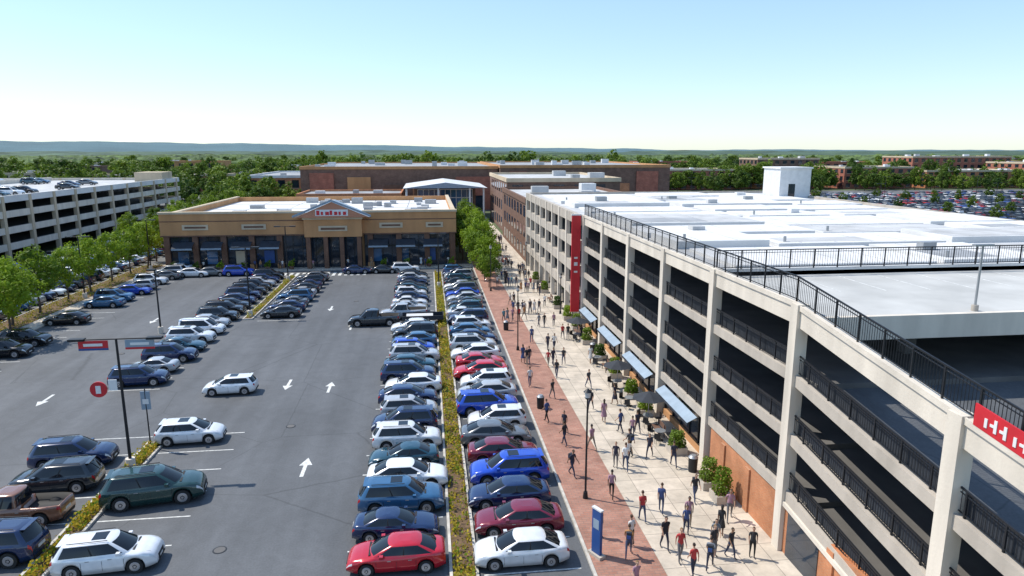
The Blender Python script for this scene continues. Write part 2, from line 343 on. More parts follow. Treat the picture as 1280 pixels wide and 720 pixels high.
for i in range(34):
    if R.random()<.9: put(rk(),-59.0-.02*i,66+2.9*i,rc(),R.choice([0,math.pi]))
for i in range(40):
    if R.random()<.8: put(rk(),-68.5,80+2.9*i,rc(),R.choice([0,math.pi]))
for x,c in[(-7.5,'dark'),(-38,'white'),(-35.2,'grey'),(-12,'navy'),(-31,'blue'),(-4,'white')]: put(rk(),x,R.uniform(113.8,114.6),c,0)

# ------------------------------------------------------------------ ground & paving
g=MB(); g.quad(-7000,-2000,7000,9000,-.06,'grass_ground'); g.obj('ground')
g=MB(); g.quad(-74,2,7.45,126,0,'asphalt'); g.obj('parking_lot')
g=MB(); g.quad(-74,126.02,-46.5,330,0,'asphalt_old'); g.quad(-46.4,170,7.4,200,0,'asphalt_old'); g.obj('service_road')
g=MB(); g.quad(62,120,330,330,0,'asphalt_old'); g.obj('distant_parking_lot')
g=MB(); g.quad(-340,232,62,330,-.01,'asphalt_old'); g.obj('distant_road')
g=MB(); g.box(7.62,2,-.05,10.9,230,.13,'brick_paving'); g.obj('brick_sidewalk')
g=MB(); g.box(10.92,2,-.05,17.6,231,.132,'slab_paving'); g.obj('promenade_pavement')
g=MB(); g.box(7.45,2,-.05,7.6,230,.15,'kerb'); g.obj('kerb')
g=MB(); g.box(-46.55,60,-.05,-44.7,126,.13,'slab_paving'); g.obj('sidewalk')
k=MB()
z=.005
for i in range(31):
    y=29.2+2.8*i
    if y<77.5 or y>83: k.quad(-4.5,y,.4,y+.1,z,'line_paint')
    k.quad(2.25,y,7.0,y+.1,z,'line_paint')
for i in range(7):
    y=30.8+2.9*i; k.quad(-18.5,y,-13.6,y+.1,z,'line_paint'); k.quad(-24.9,y,-19.9,y+.1,z,'line_paint')
for i in range(20):
    y=58.6+2.95*i; 
    k.quad(-28,y,-23.2,y+.1,z,'line_paint')
    if y>80: k.quad(-20.7,y,-15.8,y+.1,z,'line_paint')
for i in range(20):
    y=62.5+2.95*i; k.quad(-44.4,y,-39.6,y+.1,z,'line_paint')
for i in range(20):
    y=66+2.9*i; k.quad(-61.5,y-1.45,-50.8,y-1.35,z,'line_paint')
def arrow(x,y,d):
    vs=[(-.12,-1.3*d),(.12,-1.3*d),(.12,.3*d),(.42,.3*d),(0,1.4*d),(-.42,.3*d),(-.12,.3*d)]
    f=tuple(range(7)); k.add([(x+a,y+b_,z) for a,b_ in vs],[f if d>0 else f[::-1]],'line_paint')
arrow(-8.3,42,1);arrow(-8.8,57.3,1);arrow(-31.5,57,-1);arrow(-12.5,58.5,-1);arrow(-9.2,78,1);arrow(-33,84,-1);arrow(-12.8,88,-1)
for i in range(16): k.quad(-26+i*1.0,112.2,-25.5+i*1.0,115.4,z,'line_paint')
k.quad(-44,117.2,5,117.4,z,'line_paint')
k.obj('road_markings')
for x,y in((-10.5,49),(-31,70),(-10,92),(-11,33)):
    b=MB(); b.cyl((0,0,0),(0,0,.012),.35,.35,'dark_metal',20); b.cyl((0,0,.012),(0,0,.016),.28,.28,'concrete_dark',16); o=b.obj('manhole_cover'); o.location=(x,y,0.003)
def foliage_patch(b,x0,y0,x1,y1,z,n,s,m,h=.35):
    for _ in range(n):
        x=R.uniform(x0,x1);y=R.uniform(y0,y1)
        if noise.noise((x*1.1,y*.7,5))<-.08 and R.random()<.85: continue
        hh=z+R.random()**1.5*h*(.6+.8*noise.noise((x*.8,y*.8,0))+.3)
        a=Vector((R.gauss(0,1),R.gauss(0,1),R.gauss(0,1))).normalized()*s*R.uniform(.6,1.3); c=a.orthogonal().normalized()*s*R.uniform(.4,.9)
        p=Vector((x,y,max(z+.03,hh)))
        b.add([p-a,p-c,p+a,p+c],[(0,1,2,3)],m if R.random()<.75 else 'leaf_street')
def median(name,x0,y0,x1,y1,n):
    e=empty(name); b=MB()
    b.box(x0,y0,-.03,x1,y0+.15,.14,'kerb');b.box(x0,y1-.15,-.03,x1,y1,.14,'kerb');b.box(x0,y0+.15,-.03,x0+.15,y1-.15,.14,'kerb');b.box(x1-.15,y0+.15,-.03,x1,y1-.15,.14,'kerb')
    b.obj('kerb_edge',e); c=MB(); c.box(x0+.15,y0+.15,-.03,x1-.15,y1-.15,.10,'mulch'); c.obj('mulch_bed',e)
    d=MB(); foliage_patch(d,x0+.2,y0+.2,x1-.2,y1-.2,.1,n,.09,'leaf_shrub',.5); d.obj('groundcover_plants',e)
median('planted_median',.6,27,2.0,113,11000)
median('planted_median',-19.8,27,-18.6,47,3400)
median('planted_median',-22.6,83,-21.4,112,2600)
median('planted_strip',-50.4,62,-46.6,126,6000)
# ------------------------------------------------------------------ trees
def tree_mesh(name,H,cr,nl,nleaf,ls,m,seed,trunk=True,lo=.28):
    rr=random.Random(seed); b=MB()
    t0=H*lo
    if trunk:
        p=Vector((0,0,-.1)); rd=.17*H/9
        for i in range(5):
            q=p+Vector((rr.uniform(-.12,.12),rr.uniform(-.12,.12),H*.15)); b.cyl(p,q,rd,rd*.8,'bark',7,False); p=q; rd*=.8
            if i>=1:
                for _ in range(3):
                    a=rr.uniform(0,6.28); e=q+Vector((math.cos(a)*cr*.6,math.sin(a)*cr*.6,H*rr.uniform(.08,.2))); b.cyl(q,e,rd*.5,rd*.15,'bark',5,False)
    cl=[]
    for i in range(nl):
        while True:
            v=Vector((rr.uniform(-1,1),rr.uniform(-1,1),rr.uniform(-1,1)))
            if .35<v.length<1: break
        f=1-.35*max(0,v.z)-.15*max(0,-v.z)
        cl.append((Vector((v.x*cr*f,v.y*cr*f,(t0+H)/2+v.z*(H-t0)/2*.88)),rr.uniform(.16,.34)*cr))
    for c,r_ in cl:
        for _ in range(nleaf):
            d=Vector((rr.gauss(0,1),rr.gauss(0,1),rr.gauss(0,.8))).normalized()*r_*rr.uniform(.55,1.1)
            p=c+d; nrm=(d.normalized()+Vector((rr.gauss(0,.5),rr.gauss(0,.5),rr.gauss(0,.5)+.4))).normalized()
            a=nrm.orthogonal().normalized(); a=Matrix.Rotation(rr.uniform(0,6.28),3,nrm)@a; c2=nrm.cross(a)
            s=ls*rr.uniform(.6,1.3)
            b.add([p-a*s,p-c2*s*.6,p+a*s,p+c2*s*.6],[(0,1,2,3)],m)
    return b.mesh(name)
ST=[tree_mesh('street_tree_mesh',9,3.1,48,85,.18,'leaf_street',s) for s in(1,2,3,4)]
FT=[tree_mesh('far_tree_mesh',11,4.2,34,34,.5,'leaf_far',s,True,.12) for s in(11,12,13,14)]
def tree(x,y,s=1,z=0): inst('deciduous_tree',R.choice(ST),(x,y,z),R.uniform(0,6.28),(s*R.uniform(.92,1.12),s*R.uniform(.92,1.12),s))
for x,y,s in[(-44.4,76,1.02),(-47.6,67,1.08),(-48.2,83,.9),(-48.6,89.5,.95),(-48.4,96,.86),(-48.7,103,.92),(-48.8,110,.9),(-48.8,117,.92),(-48.8,124,.92),(-50,131,.95),(-51,139,.95),(-51.5,147,.95),(-52,156,1.0),(-52.5,166,1.0),(-53,176,1.05),(-53,186,1.05),(-54,196,1.1),(-56,207,1.1),
  (8.7,99,.62),(8.6,105,.78),(8.6,110,.9),(8.6,116,1.0),(8.6,123,1.0),(8.6,131,1.0),(8.6,140,1.0),(8.6,150,1.0),(8.6,162,1.0),(6.2,126,.9),(6.2,136,.95),(-66,160,.75),(-66,176,.8),(-66,190,.85),(-66,204,.9),(-66,218,.95),(-47.5,165,1.0),(-47,150,1.0),(-47,136,.95)]:
    tree(x,y,s)
e=empty('distant_tree_mass')
def ftree(x,y,s): inst('tree_crown',R.choice(FT),(x,y,0),R.uniform(0,6.28),(s*R.uniform(.85,1.25),s*R.uniform(.85,1.25),s*R.uniform(.8,1.15)),parent=e)
for _ in range(900):
    y=345+R.random()**1.3*600; x=R.uniform(-.75*y-20,.95*y+30); ftree(x,y,R.uniform(.9,1.4))
for x in range(-330,330,7):
    ftree(x+R.uniform(-3,3),338+R.uniform(-5,8),R.uniform(.7,1.15))
for x in range(-60,130,6):
    ftree(x+R.uniform(-2,2),400+R.uniform(-10,20),R.uniform(1.35,1.9))
for i in range(60): ftree(R.uniform(-330,-72),R.uniform(240,332),R.uniform(.8,1.15))
for i in range(34): ftree(R.uniform(60,330),R.uniform(305,332),R.uniform(.7,1))
for i in range(10): ftree(-66-i*.5+R.uniform(-3,3),232+i*10,1.05)
for i in range(10): ftree(R.uniform(-66,-46),R.uniform(205,255),R.uniform(.8,1.0))
for x in(-10,-3,2,30,38): ftree(x,215,.6)
for y in(162,180,198,216,234,252,270): 
    for x in range(84,300,26): ftree(x+R.uniform(-3,3),y,.42)
def polar(name,r0,r1,nr,na,hf,m,a0=-62,a1=76):
    vs=[];fs=[]
    for i in range(nr):
        r_=r0*(r1/r0)**(i/(nr-1))
        for j in range(na):
            a=rad(a0+(a1-a0)*j/(na-1)); x=r_*math.sin(a); y=r_*math.cos(a); vs.append((x,y,hf(x,y,i/(nr-1),rad(a0+(a1-a0)*j/(na-1)))))
    for i in range(nr-1):
        for j in range(na-1): fs.append((i*na+j,i*na+j+1,(i+1)*na+j+1,(i+1)*na+j))
    b=MB(); b.add(vs,fs,m,False); return b.obj(name)
polar('woods',820,2100,110,520,lambda x,y,t,a:(0 if t==0 else 7+6*noise.noise((x*.05,y*.05,3))+3.5*noise.noise((x*.17,y*.17,1))+4*noise.noise((x*.004,y*.004,7))),'woods')
polar('wooded_rise',2000,3600,40,400,lambda x,y,t,a:(0 if t==0 else 8+8*t+6*noise.noise((x*.012,y*.012,3))+9*noise.noise((x*.0016,y*.0016,5))),'woods_mid_haze')
def hl(x,y,t,a):
    lf=max(0,min(1,(.45-a)/1.0))
    return math.sin(t*math.pi)*(26+56*lf+12*noise.noise((a*7,0,2))+5*noise.noise((a*22,0,4))+2*noise.noise((a*90,t,4)))
polar('hills',3700,6200,9,420,hl,'hill_far_haze')

# ------------------------------------------------------------------ main parking garage
G=empty('parking_garage')
GX=17.3; GE=61
def off(y): return 0 if y>=30 else -(30-y)*.135
lv=[3.4,6.4,9.4,12.3]
sp=MB(); rl=MB()
def railing(b,x0,y0,z0,x1,y1,z1,h=1.0,step=.16,post=1.6,m='dark_metal',th=.026):
    Lh=math.hypot(x1-x0,y1-y0); 
    def P(t,dz): return (x0+(x1-x0)*t,y0+(y1-y0)*t,z0+(z1-z0)*t+dz)
    for dz,r_ in((h,.045),(.12,.028),(h-.16,.024)): b.cyl(P(0,dz),P(1,dz),r_,r_,m,4,False,False)
    n=int(Lh/step)
    for i in range(n+1):
        t=i/n; p=P(t,0); b.cyl((p[0],p[1],p[2]+.1),(p[0],p[1],p[2]+h),th/2,th/2,m,3,False,False)
    n=max(1,int(Lh/post))
    for i in range(n+1):
        t=i/n; p=P(t,0); b.cyl(p,(p[0],p[1],p[2]+h+.03),.045,.045,m,4,True,False)
for i,z0 in enumerate(lv):
    up=.62 if i==3 else .12
    for a,c in((9,30),(30,75.0)):
        sp.boxy(GX,GX+.35,a,c,z0-.42+off(a),z0+up+off(a),z0-.42,z0+up,'concrete_light' if i==3 else 'concrete')
        railing(rl,GX+.17,a,z0+up+off(a),GX+.17,c,z0+up,1.2 if i==3 else .95,.15)
    if i==3: sp.boxy(GX-.08,GX+.0-.003,9,30,z0+.42+off(9),z0+.66+off(9),z0+.42,z0+.66,'concrete_light'); sp.box(GX-.08,30,z0+.42,GX-.003,75,z0+.66,'concrete_light')
    sp.box(GX-.3,75.6,z0-.6,GX+.2,118,z0+.55,'concrete')
sp.obj('spandrel_beams',G); 
cols=MB()
for y in(19.3,29.6,39.2,48.2,57.2,66.2,74.6):
    cols.box(GX-.16,y-.32,0,GX+.45,y+.32,12.95+off(y)-.012,'concrete_light')
yy=78
while yy<119: cols.box(GX-.38,yy-.3,.1,GX+.1,yy+.3,12.83,'concrete_light'); yy+=4.95
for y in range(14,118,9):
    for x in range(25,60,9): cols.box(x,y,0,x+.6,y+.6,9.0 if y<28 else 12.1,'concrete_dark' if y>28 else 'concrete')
cols.obj('columns',G)
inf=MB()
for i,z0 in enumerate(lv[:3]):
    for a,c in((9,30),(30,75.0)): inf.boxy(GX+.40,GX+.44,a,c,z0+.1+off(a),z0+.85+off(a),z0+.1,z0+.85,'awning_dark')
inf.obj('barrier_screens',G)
rl.obj('metal_railings',G)
sl=MB()
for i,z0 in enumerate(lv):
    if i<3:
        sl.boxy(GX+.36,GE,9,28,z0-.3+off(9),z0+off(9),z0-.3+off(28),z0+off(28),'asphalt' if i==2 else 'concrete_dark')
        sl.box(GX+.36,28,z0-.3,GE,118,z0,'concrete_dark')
    else:
        sl.box(GX+.36,28,z0-.3,GE,40,z0,'deck_light'); sl.box(GX+.36,40,z0-.3,GE,118,z0+.25,'roof_mid')
sl.box(GX+.36,27.7,z0-.75,GE,27.98,z0+.35,'concrete_light')
sl.obj('floor_slabs',G)
dm=MB()
for x in np.arange(20,60,2.7): dm.quad(x,34.6,x+.1,39.4,12.305,'line_paint')
for x in np.arange(24,60,2.7): 
    dm.boxy(x,x+.1,20,25,9.4+off(20)+.004,9.4+off(20)+.006,9.4+off(25)+.004,9.4+off(25)+.006,'line_paint')
dm.obj('deck_markings',G)
w=MB(); w.box(GE,9,0,GE+.3,118,12.9,'concrete'); w.box(GX+.4,118,0,GE+.3,118.3,12.9,'concrete'); w.box(GX+.5,40.0,12.2,GE,40.2,12.75,'roof_white'); 
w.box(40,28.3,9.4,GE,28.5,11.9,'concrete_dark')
w.obj('outer_walls',G)
r2=MB(); railing(r2,GX+.4,39.8,12.75,GE,39.8,12.75,1.2,.17); r2.obj('roof_railings',G)
rp=MB()
rr=random.Random(5)
y=41.2
while y<114:
    dy=rr.uniform(5.5,9.5); x=GX+rr.uniform(1.5,2.6)
    while x<GE-5:
        dx=rr.uniform(7,16)
        if x+dx>GE-.5: dx=GE-.5-x
        h=rr.choice([.25,.4,.6,.3,.2]); mm=rr.choice(['roof_white','roof_white','roof_white','roof_mid'])
        rp.box(x,y,12.5,x+dx,y+dy,12.55+h,'roof_white')
        rp.box(x+.25,y+.25,12.55+h,x+dx-.25,y+dy-.25,12.56+h,mm)
        if rr.random()<.4: rp.box(x+.8,y+.8,12.562+h,x+dx*.6,y+dy*.55,12.572+h,rr.choice(['roof_grey','roof_mid']))
        for q in np.arange(x+2,x+dx-1,3.0): rp.box(q,y+.26,12.562+h,q+.06,y+dy-.26,12.58+h,'roof_mid')
        for _ in range(rr.choice([0,0,0,1,1])):
            ax=x+rr.uniform(.5,max(.6,dx-3));ay=y+rr.uniform(.5,max(.6,dy-2.5)); rp.box(ax,ay,12.58+h,ax+rr.uniform(.7,1.6),ay+rr.uniform(.6,1.3),12.58+h+rr.uniform(.3,.6),rr.choice(['white_metal','grey_metal','roof_mid']))
        if rr.random()<.3: rp.cyl((x+1,y+1,12.56+h),(x+1,y+1,13.0+h),.12,.12,'grey_metal',8)
        x+=dx+rr.choice([.5,.8,1.8])
    y+=dy+rr.choice([.6,1.0,2.2])
rp.obj('roof_panels_and_vents',G)
st=MB(); st.box(56,104,12.55,61.2,109.5,17.2,'white_metal'); st.box(55.8,103.8,17.2,61.4,109.7,17.45,'roof_white'); st.box(57.5,103.96,12.6,58.6,104-.004,14.8,'window_glass'); st.obj('stair_tower',G)
gf=MB()
gf.box(GX+.06,9,.13,GX+.3,38.4,2.9,'brick_orange')
for y in(14.5,21.5,25,33,36.2): gf.box(GX-.04,y,.13,GX+.06-.004,y+.5,2.7,'brick_orange')
gf.boxy(GX-.1,GX+.05,9,30,.5,.75,2.72,2.95,'concrete_light')
gf.box(GX+.02,26.2,.13,GX+.058,28.9,2.6,'window_glass')
for a,c in((39.6,47.8),(48.6,56.8),(57.6,65.8),(66.6,74.2)):
    gf.box(GX+.5,a,.13,GX+.55,c,2.9,'window_glass')
    for q in np.arange(a,c,1.6): gf.box(GX+.42,q,.13,GX+.495,q+.12,2.9,'dark_metal')
    gf.box(GX+.3,a,.13,GX+.5-.006,c,.6,'stucco_tan')
    gf.add([(GX-.02,a+.9,2.75),(GX-.02,c-.9,2.75),(GX-.7,c-.9,2.4),(GX-.7,a+.9,2.4)],[(0,1,2,3)],'gable_blue')
    gf.add([(GX-.7,a+.9,2.4),(GX-.7,c-.9,2.4),(GX-.7,c-.9,2.2),(GX-.7,a+.9,2.2)],[(0,1,2,3)],'awning_dark')
gf.box(GX+.3,76,.13,GX+.4,118,2.8,'window_glass')
gf.obj('ground_floor_frontage',G)
for x,y in((26.5,29.5),(33,31),(44,33)):
    e2=MB(); e2.cyl((0,0,0),(0,0,3.2),.06,.05,'grey_metal',8); e2.box(-.5,-.12,3.2,.5,.12,3.3,'grey_metal'); e2.cyl((0,0,0),(0,0,.3),.16,.16,'concrete',8)
    o=e2.obj('deck_lamp'); o.location=(x,y,12.3)
put('suv',30,17,'grey',math.pi/2,z=9.4+off(17)+.03); put('sedan',42,20,'silver',math.pi/2,z=9.4+off(20)+.03)
s=MB(); s.box(16.0,74.9,1.8,17.0,75.15,12.9,'sign_red'); s.box(15.95,74.88,12.9,17.05,75.17,13.05,'white_metal')
for i in range(3): s.box(16.3,74.86,8.0-i*.8,16.7,74.897,8.2-i*.8+(i%2)*.2,'sign_white')
for zz in(3,7,11): s.box(17.0,74.95,zz,17.3,75.08,zz+.12,'dark_metal')
s.obj('vertical_sign')
s=MB(); zt=12.92+off(17.0); s.boxy(GX-.03,GX-.09,15.9,18.6,zt-.15,zt+.6,zt+.22,zt+.95,'sign_red')
for i in range(6):
    y=16.2+i*.37; zb=zt+.02+(y-15.9)*.135; s.box(GX-.115,y,zb,GX-.092,y+.11,zb+[.42,.42,.3,.42,.42,.3][i],'sign_white')
    if i%3!=2: s.box(GX-.115,y+.111,zb+.16,GX-.092,y+.26,zb+.25,'sign_white')
s.obj('railing_banner')

# ------------------------------------------------------------------ big box store
S=empty('retail_store'); x0,x1,y0,y1=-44.5,4.6,120,168
b=MB()
b.box(x0,y0+.6,0,x1,y1,8.2,'stucco_tan'); b.obj('walls',S)
b=MB()
b.box(x0-.2,y0-.2,6.0,-21,y0+.58,9.6,'stucco_tan'); b.box(-11.4,y0-.2,6.0,x1+.2,y0+.58,9.6,'stucco_tan')
b.box(x0-.35,y0-.35,9.6,-21,y0+.7,9.95,'stucco_cream'); b.box(-11.4,y0-.35,9.6,x1+.35,y0+.7,9.95,'stucco_cream')
b.box(x0-.25,y0-.28,5.8,-21,y0+.4,6.0,'brown_pier'); b.box(-11.4,y0-.28,5.8,x1+.25,y0+.4,6.0,'brown_pier')
b.box(x0-.24,y0-.24,8.3,-21,y0-.204,8.45,'brown_pier'); b.box(-11.4,y0-.24,8.3,x1+.2,y0-.204,8.45,'brown_pier')
b.box(x0-.2,y0+.6,8.2,x0+.4,y1,9.3,'stucco_tan'); b.box(x1-.4,y0+.6,8.2,x1+.2,y1,9.3,'stucco_tan'); b.box(x0,y1-.6,8.2,x1,y1,9.3,'stucco_tan')
b.box(x0-.3,y0+.7,9.3,x0+.45,y1+.1,9.5,'stucco_cream'); b.box(x1-.45,y0+.7,9.3,x1+.3,y1+.1,9.5,'stucco_cream')
b.obj('parapet',S)
b=MB(); b.quad(x0+.4,y0+.7,x1-.4,y1-.6,8.3,'roof_white')
for _ in range(30):
    ax=R.uniform(x0+3,x1-5); ay=R.uniform(y0+6,y1-5); b.box(ax,ay,8.3,ax+R.uniform(1.0,2.6),ay+R.uniform(1,2.2),8.3+R.uniform(.6,1.3),R.choice(['grey_metal','roof_mid','roof_grey']))
for ax in np.arange(x0+8,x1-2,8): b.quad(ax,y0+1,ax+.2,y1-1,8.31,'roof_grey')
for ay in (132,145,157): b.quad(x0+1,ay,x1-1,ay+1.4,8.32,'roof_mid')
b.obj('roof',S)
b=MB()
for xs_ in(list(np.arange(x0+.2,-22,4.6))+list(np.arange(-10.6,x1-1.2,4.9))+[x1-.9]):
    b.box(xs_,y0-.15,0,xs_+.9,y0+.55,5.8,'brown_pier'); b.box(xs_-.08,y0-.22,0,xs_+.98,y0+.5,.9,'stucco_tan')
b.obj('piers',S)
b=MB()
for a,c in((x0+1,-21.2),(-11.2,x1-1)):
    b.box(a,y0+.4,.1,c,y0+.597,5.7,'window_glass')
    for q in np.arange(a,c,1.55): b.box(q,y0+.33,.1,q+.1,y0+.395,5.7,'dark_metal')
    b.box(a,y0+.32,3.6,c,y0+.39,3.85,'dark_metal')
    for q in np.arange(a+1.2,c-2.5,4.7):
        b.box(q,y0+.25,1.0,q+1.7,y0+.318,3.2,R.choice(['window_blue','sign_blue','stucco_cream','window_blue']))
        b.add([(q-.4,y0-.1,4.9),(q+2.9,y0-.1,4.9),(q+2.9,y0-1.7,4.0),(q-.4,y0-1.7,4.0)],[(0,1,2,3)],'awning_dark')
        b.add([(q-.4,y0-1.7,4.0),(q+2.9,y0-1.7,4.0),(q+2.9,y0-1.7,3.7),(q-.4,y0-1.7,3.7)],[(0,1,2,3)],'gable_blue')
b.obj('storefront_windows',S)
b=MB()
b.box(-21,y0-1.6,5.6,-11.4,y0+2,8.6,'stucco_tan'); b.box(-21.2,y0-1.8,8.6,-11.2,y0+2.1,8.95,'stucco_cream')
cx=-16.2
b.add([(cx-6.2,y0-2.2,8.97),(cx+6.2,y0-2.2,8.97),(cx,y0-2.2,11.6),(cx-6.2,y0+3,8.97),(cx+6.2,y0+3,8.97),(cx,y0+3,11.6)],[(0,1,2),(3,5,4),(0,2,5,3),(1,4,5,2),(0,3,4,1)],['gable_tan','gable_tan','gable_blue','gable_blue','gable_tan'])
for s_ in(-1,1):
    b.add([(cx+s_*6.5,y0-2.35,8.98),(cx+s_*6.5,y0-2.35,9.35),(cx,y0-2.35,12.0),(cx,y0-2.35,11.63),(cx+s_*6.5,y0-2.21,8.98),(cx+s_*6.5,y0-2.21,9.35),(cx,y0-2.21,12.0),(cx,y0-2.21,11.63)],[(0,1,2,3),(4,7,6,5),(1,5,6,2),(0,3,7,4)],'gable_blue')
for xx in(-20.8,-17.9,-15.2,-12.3): b.box(xx,y0-1.5,0,xx+.7,y0-.8,5.6,'brown_pier')
b.box(-20.8,y0+.2,.1,-11.6,y0+.5,5.5,'window_glass')
for q in np.arange(-20.8,-11.6,1.3): b.box(q,y0+.1,.1,q+.1,y0+.196,5.5,'dark_metal')
b.box(cx-2.7,y0-2.25,9.25,cx+2.7,y0-2.205,10.3,'sign_white')
for i,wq in enumerate([.5,.35,.6,.4,.5,.35,.5]): b.box(cx-2.5+i*.73,y0-2.31,9.4,cx-2.5+i*.73+wq,y0-2.252,9.95+(.2 if i in(0,3) else 0),'sign_red')
b.box(-18.6,y0-1.72,6.6,-13.8,y0-1.61,7.5,'stucco_cream'); b.box(-18.2,y0-1.78,6.85,-14.2,y0-1.73,7.2,'brown_pier')
b.obj('entrance_portal',S)
for xq,wq in((-39,4.2),(-29.5,4),(-6.5,4),(1,3)):
    s=MB(); s.box(xq-wq/2,y0-.32,6.9,xq+wq/2,y0-.25,7.8,'stucco_cream'); s.box(xq-wq/2+.4,y0-.36,7.2,xq+wq/2-.4,y0-.325,7.5,'brown_pier'); s.obj('shop_sign',S)
g=MB(); g.box(x0-.1,117.6,-.03,7.4,120.55,.14,'slab_paving'); g.obj('store_sidewalk')
for xq in np.arange(-43,4,3.9):
    if -22<xq<-10: continue
    s=MB(); s.cyl((0,0,0),(0,0,.6),.35,.45,'brown_pier',10); foliage_patch(s,-.5,-.5,.5,.5,.6,120,.16,'leaf_street',.9); o=s.obj('planter'); o.location=(xq,118.6,.14)

# ------------------------------------------------------------------ generic buildings
def building(name,x0,y0,x1,y1,h,wall,floors=2,bay=4,win='window_glass',roof='roof_grey',band=None,sides='S',wf=.5):
    E=empty(name); b=MB(); b.box(x0,y0,0,x1,y1,h,wall); b.obj('walls',E)
    b=MB()
    for (a,c,d,e_) in((x0-.2,y0-.2,x1+.2,y0+.3),(x0-.2,y1-.3,x1+.2,y1+.2),(x0-.2,y0+.302,x0+.3,y1-.302),(x1-.3,y0+.302,x1+.2,y1-.302)): b.box(a,c,h-.25,d,e_,h+.7,band or wall)
    b.box(x0+.3,y0+.3,h,x1-.3,y1-.3,h+.12,roof)
    for _ in range(max(3,int((x1-x0)*(y1-y0)/400))):
        ax=R.uniform(x0+2,x1-5);ay=R.uniform(y0+2,max(y0+2.1,y1-5)); b.box(ax,ay,h+.12,ax+R.uniform(1.5,4),ay+R.uniform(1.5,3),h+R.uniform(1,2.0),R.choice(['white_metal','grey_metal','roof_mid']))
    b.obj('roof',E)
    b=MB(); fh=h/floors
    for f in range(floors):
        z0=f*fh+fh*.25; z1=f*fh+fh*.8
        if 'S' in sides:
            for q in np.arange(x0+bay*.25,x1-bay*.6,bay): b.box(q,y0-.05,z0,q+bay*wf,y0-.004,z1,win); b.box(q-.1,y0-.12,z0-.2,q+bay*wf+.1,y0-.004,z0-.02,'stucco_cream')
        if 'W' in sides:
            for q in np.arange(y0+bay*.25,y1-bay*.6,bay): b.box(x0-.05,q,z0,x0-.004,q+bay*wf,z1,win)
        if 'E' in sides:
            for q in np.arange(y0+bay*.25,y1-bay*.6,bay): b.box(x1+.004,q,z0,x1+.05,q+bay*wf,z1,win)
    b.obj('windows',E); return E
building('brown_retail_building',17.4,121,40,160,11.0,'brown_pier',3,4.5,sides='SW',roof='roof_mid')
building('brick_retail_building',18.6,161,46,205,13.0,'brick_brown',3,5,sides='SW',band='stucco_cream',roof='roof_mid')
def mall(name,x0,y0,x1,y1,h,wall,band):
    E=building(name,x0,y0,x1,y1,h,wall,1,1000,band=band,roof='roof_grey')
    b=MB(); x=x0+3; i=0
    while x<x1-8:
        wd_=R.uniform(6,13); b.box(x,y0-.6,0,x+wd_,y0-.006,h*R.choice([.8,.62,.9]),['brick_red','stucco_tan','brown_pier','brick_orange'][i%4]); b.box(x+wd_*.2,y0-.7,.2,x+wd_*.8,y0-.606,h*.35,'window_glass'); x+=wd_+R.uniform(1.5,5); i+=1
    b.obj('facade_bays',E)
mall('shopping_mall',-42,236,24,330,14.2,'brick_brown','stucco_tan')
mall('shopping_mall_wing',24.5,232,84,320,14.6,'brick_brown','stucco_tan')
building('mall_annex',-66,262,-42.5,320,10.5,'brick_orange',2,5,band='roof_white')
building('shop_row',-38,206,-8,228,7,'brick_orange',1,5)
E=empty('mall_entrance'); b=MB(); b.box(-4,203,0,14,226,9.5,'brick_brown'); b.obj('walls',E)
b=MB(); b.box(-3,202.8,.2,13,202.99,9.0,'window_blue')
for q in np.arange(-3,13.1,1.6): b.box(q,202.6,.2,q+.15,202.79,9.0,'white_metal')
for zq in(3.2,6.4,8.8): b.box(-3,202.55,zq,13.1,202.597,zq+.2,'white_metal')
b.obj('curtain_wall',E)
b=MB(); b.add([(-7,196,9.6),(17,196,9.6),(5,196,11.2),(-7,227,9.6),(17,227,9.6),(5,227,11.2)],[(0,1,2),(3,5,4),(0,2,5,3),(1,4,5,2),(0,3,4,1)],['gable_blue','gable_blue','white_metal','white_metal','gable_blue'])
for xx in(-6,3,12,16): b.cyl((xx,197,0),(xx,197,9.6),.3,.3,'white_metal',8)
b.obj('canopy_roof',E)
for a in((115,345,160,372,10,'brick_red',3),(165,352,215,380,8,'brick_orange',2),(222,345,262,375,11,'brick_red',3),(270,345,330,380,9,'brick_orange',3),(340,350,400,385,13,'brick_red',4),(95,392,130,415,12,'brick_orange',3),(200,400,240,425,15,'brick_brown',4),(310,410,380,440,16,'brick_red',4),(390,330,450,360,10,'stucco_tan',3),(-92,330,-70,352,9,'brick_orange',2),(-160,350,-110,375,8,'brick_red',2),(-250,360,-190,390,9,'stucco_cream',3)):
    building('brick_building' if 'brick' in a[5] else 'office_building',*a[:6],a[6],5,sides='SW',band='stucco_cream',roof='roof_mid')
for _ in range(22):
    x=R.uniform(-420,640);y=R.uniform(470,780); building('distant_building',x,y,x+R.uniform(20,55),y+R.uniform(15,35),R.uniform(7,12),R.choice(['brick_red','stucco_tan','brick_brown','stucco_cream']),2,7,roof='roof_mid')
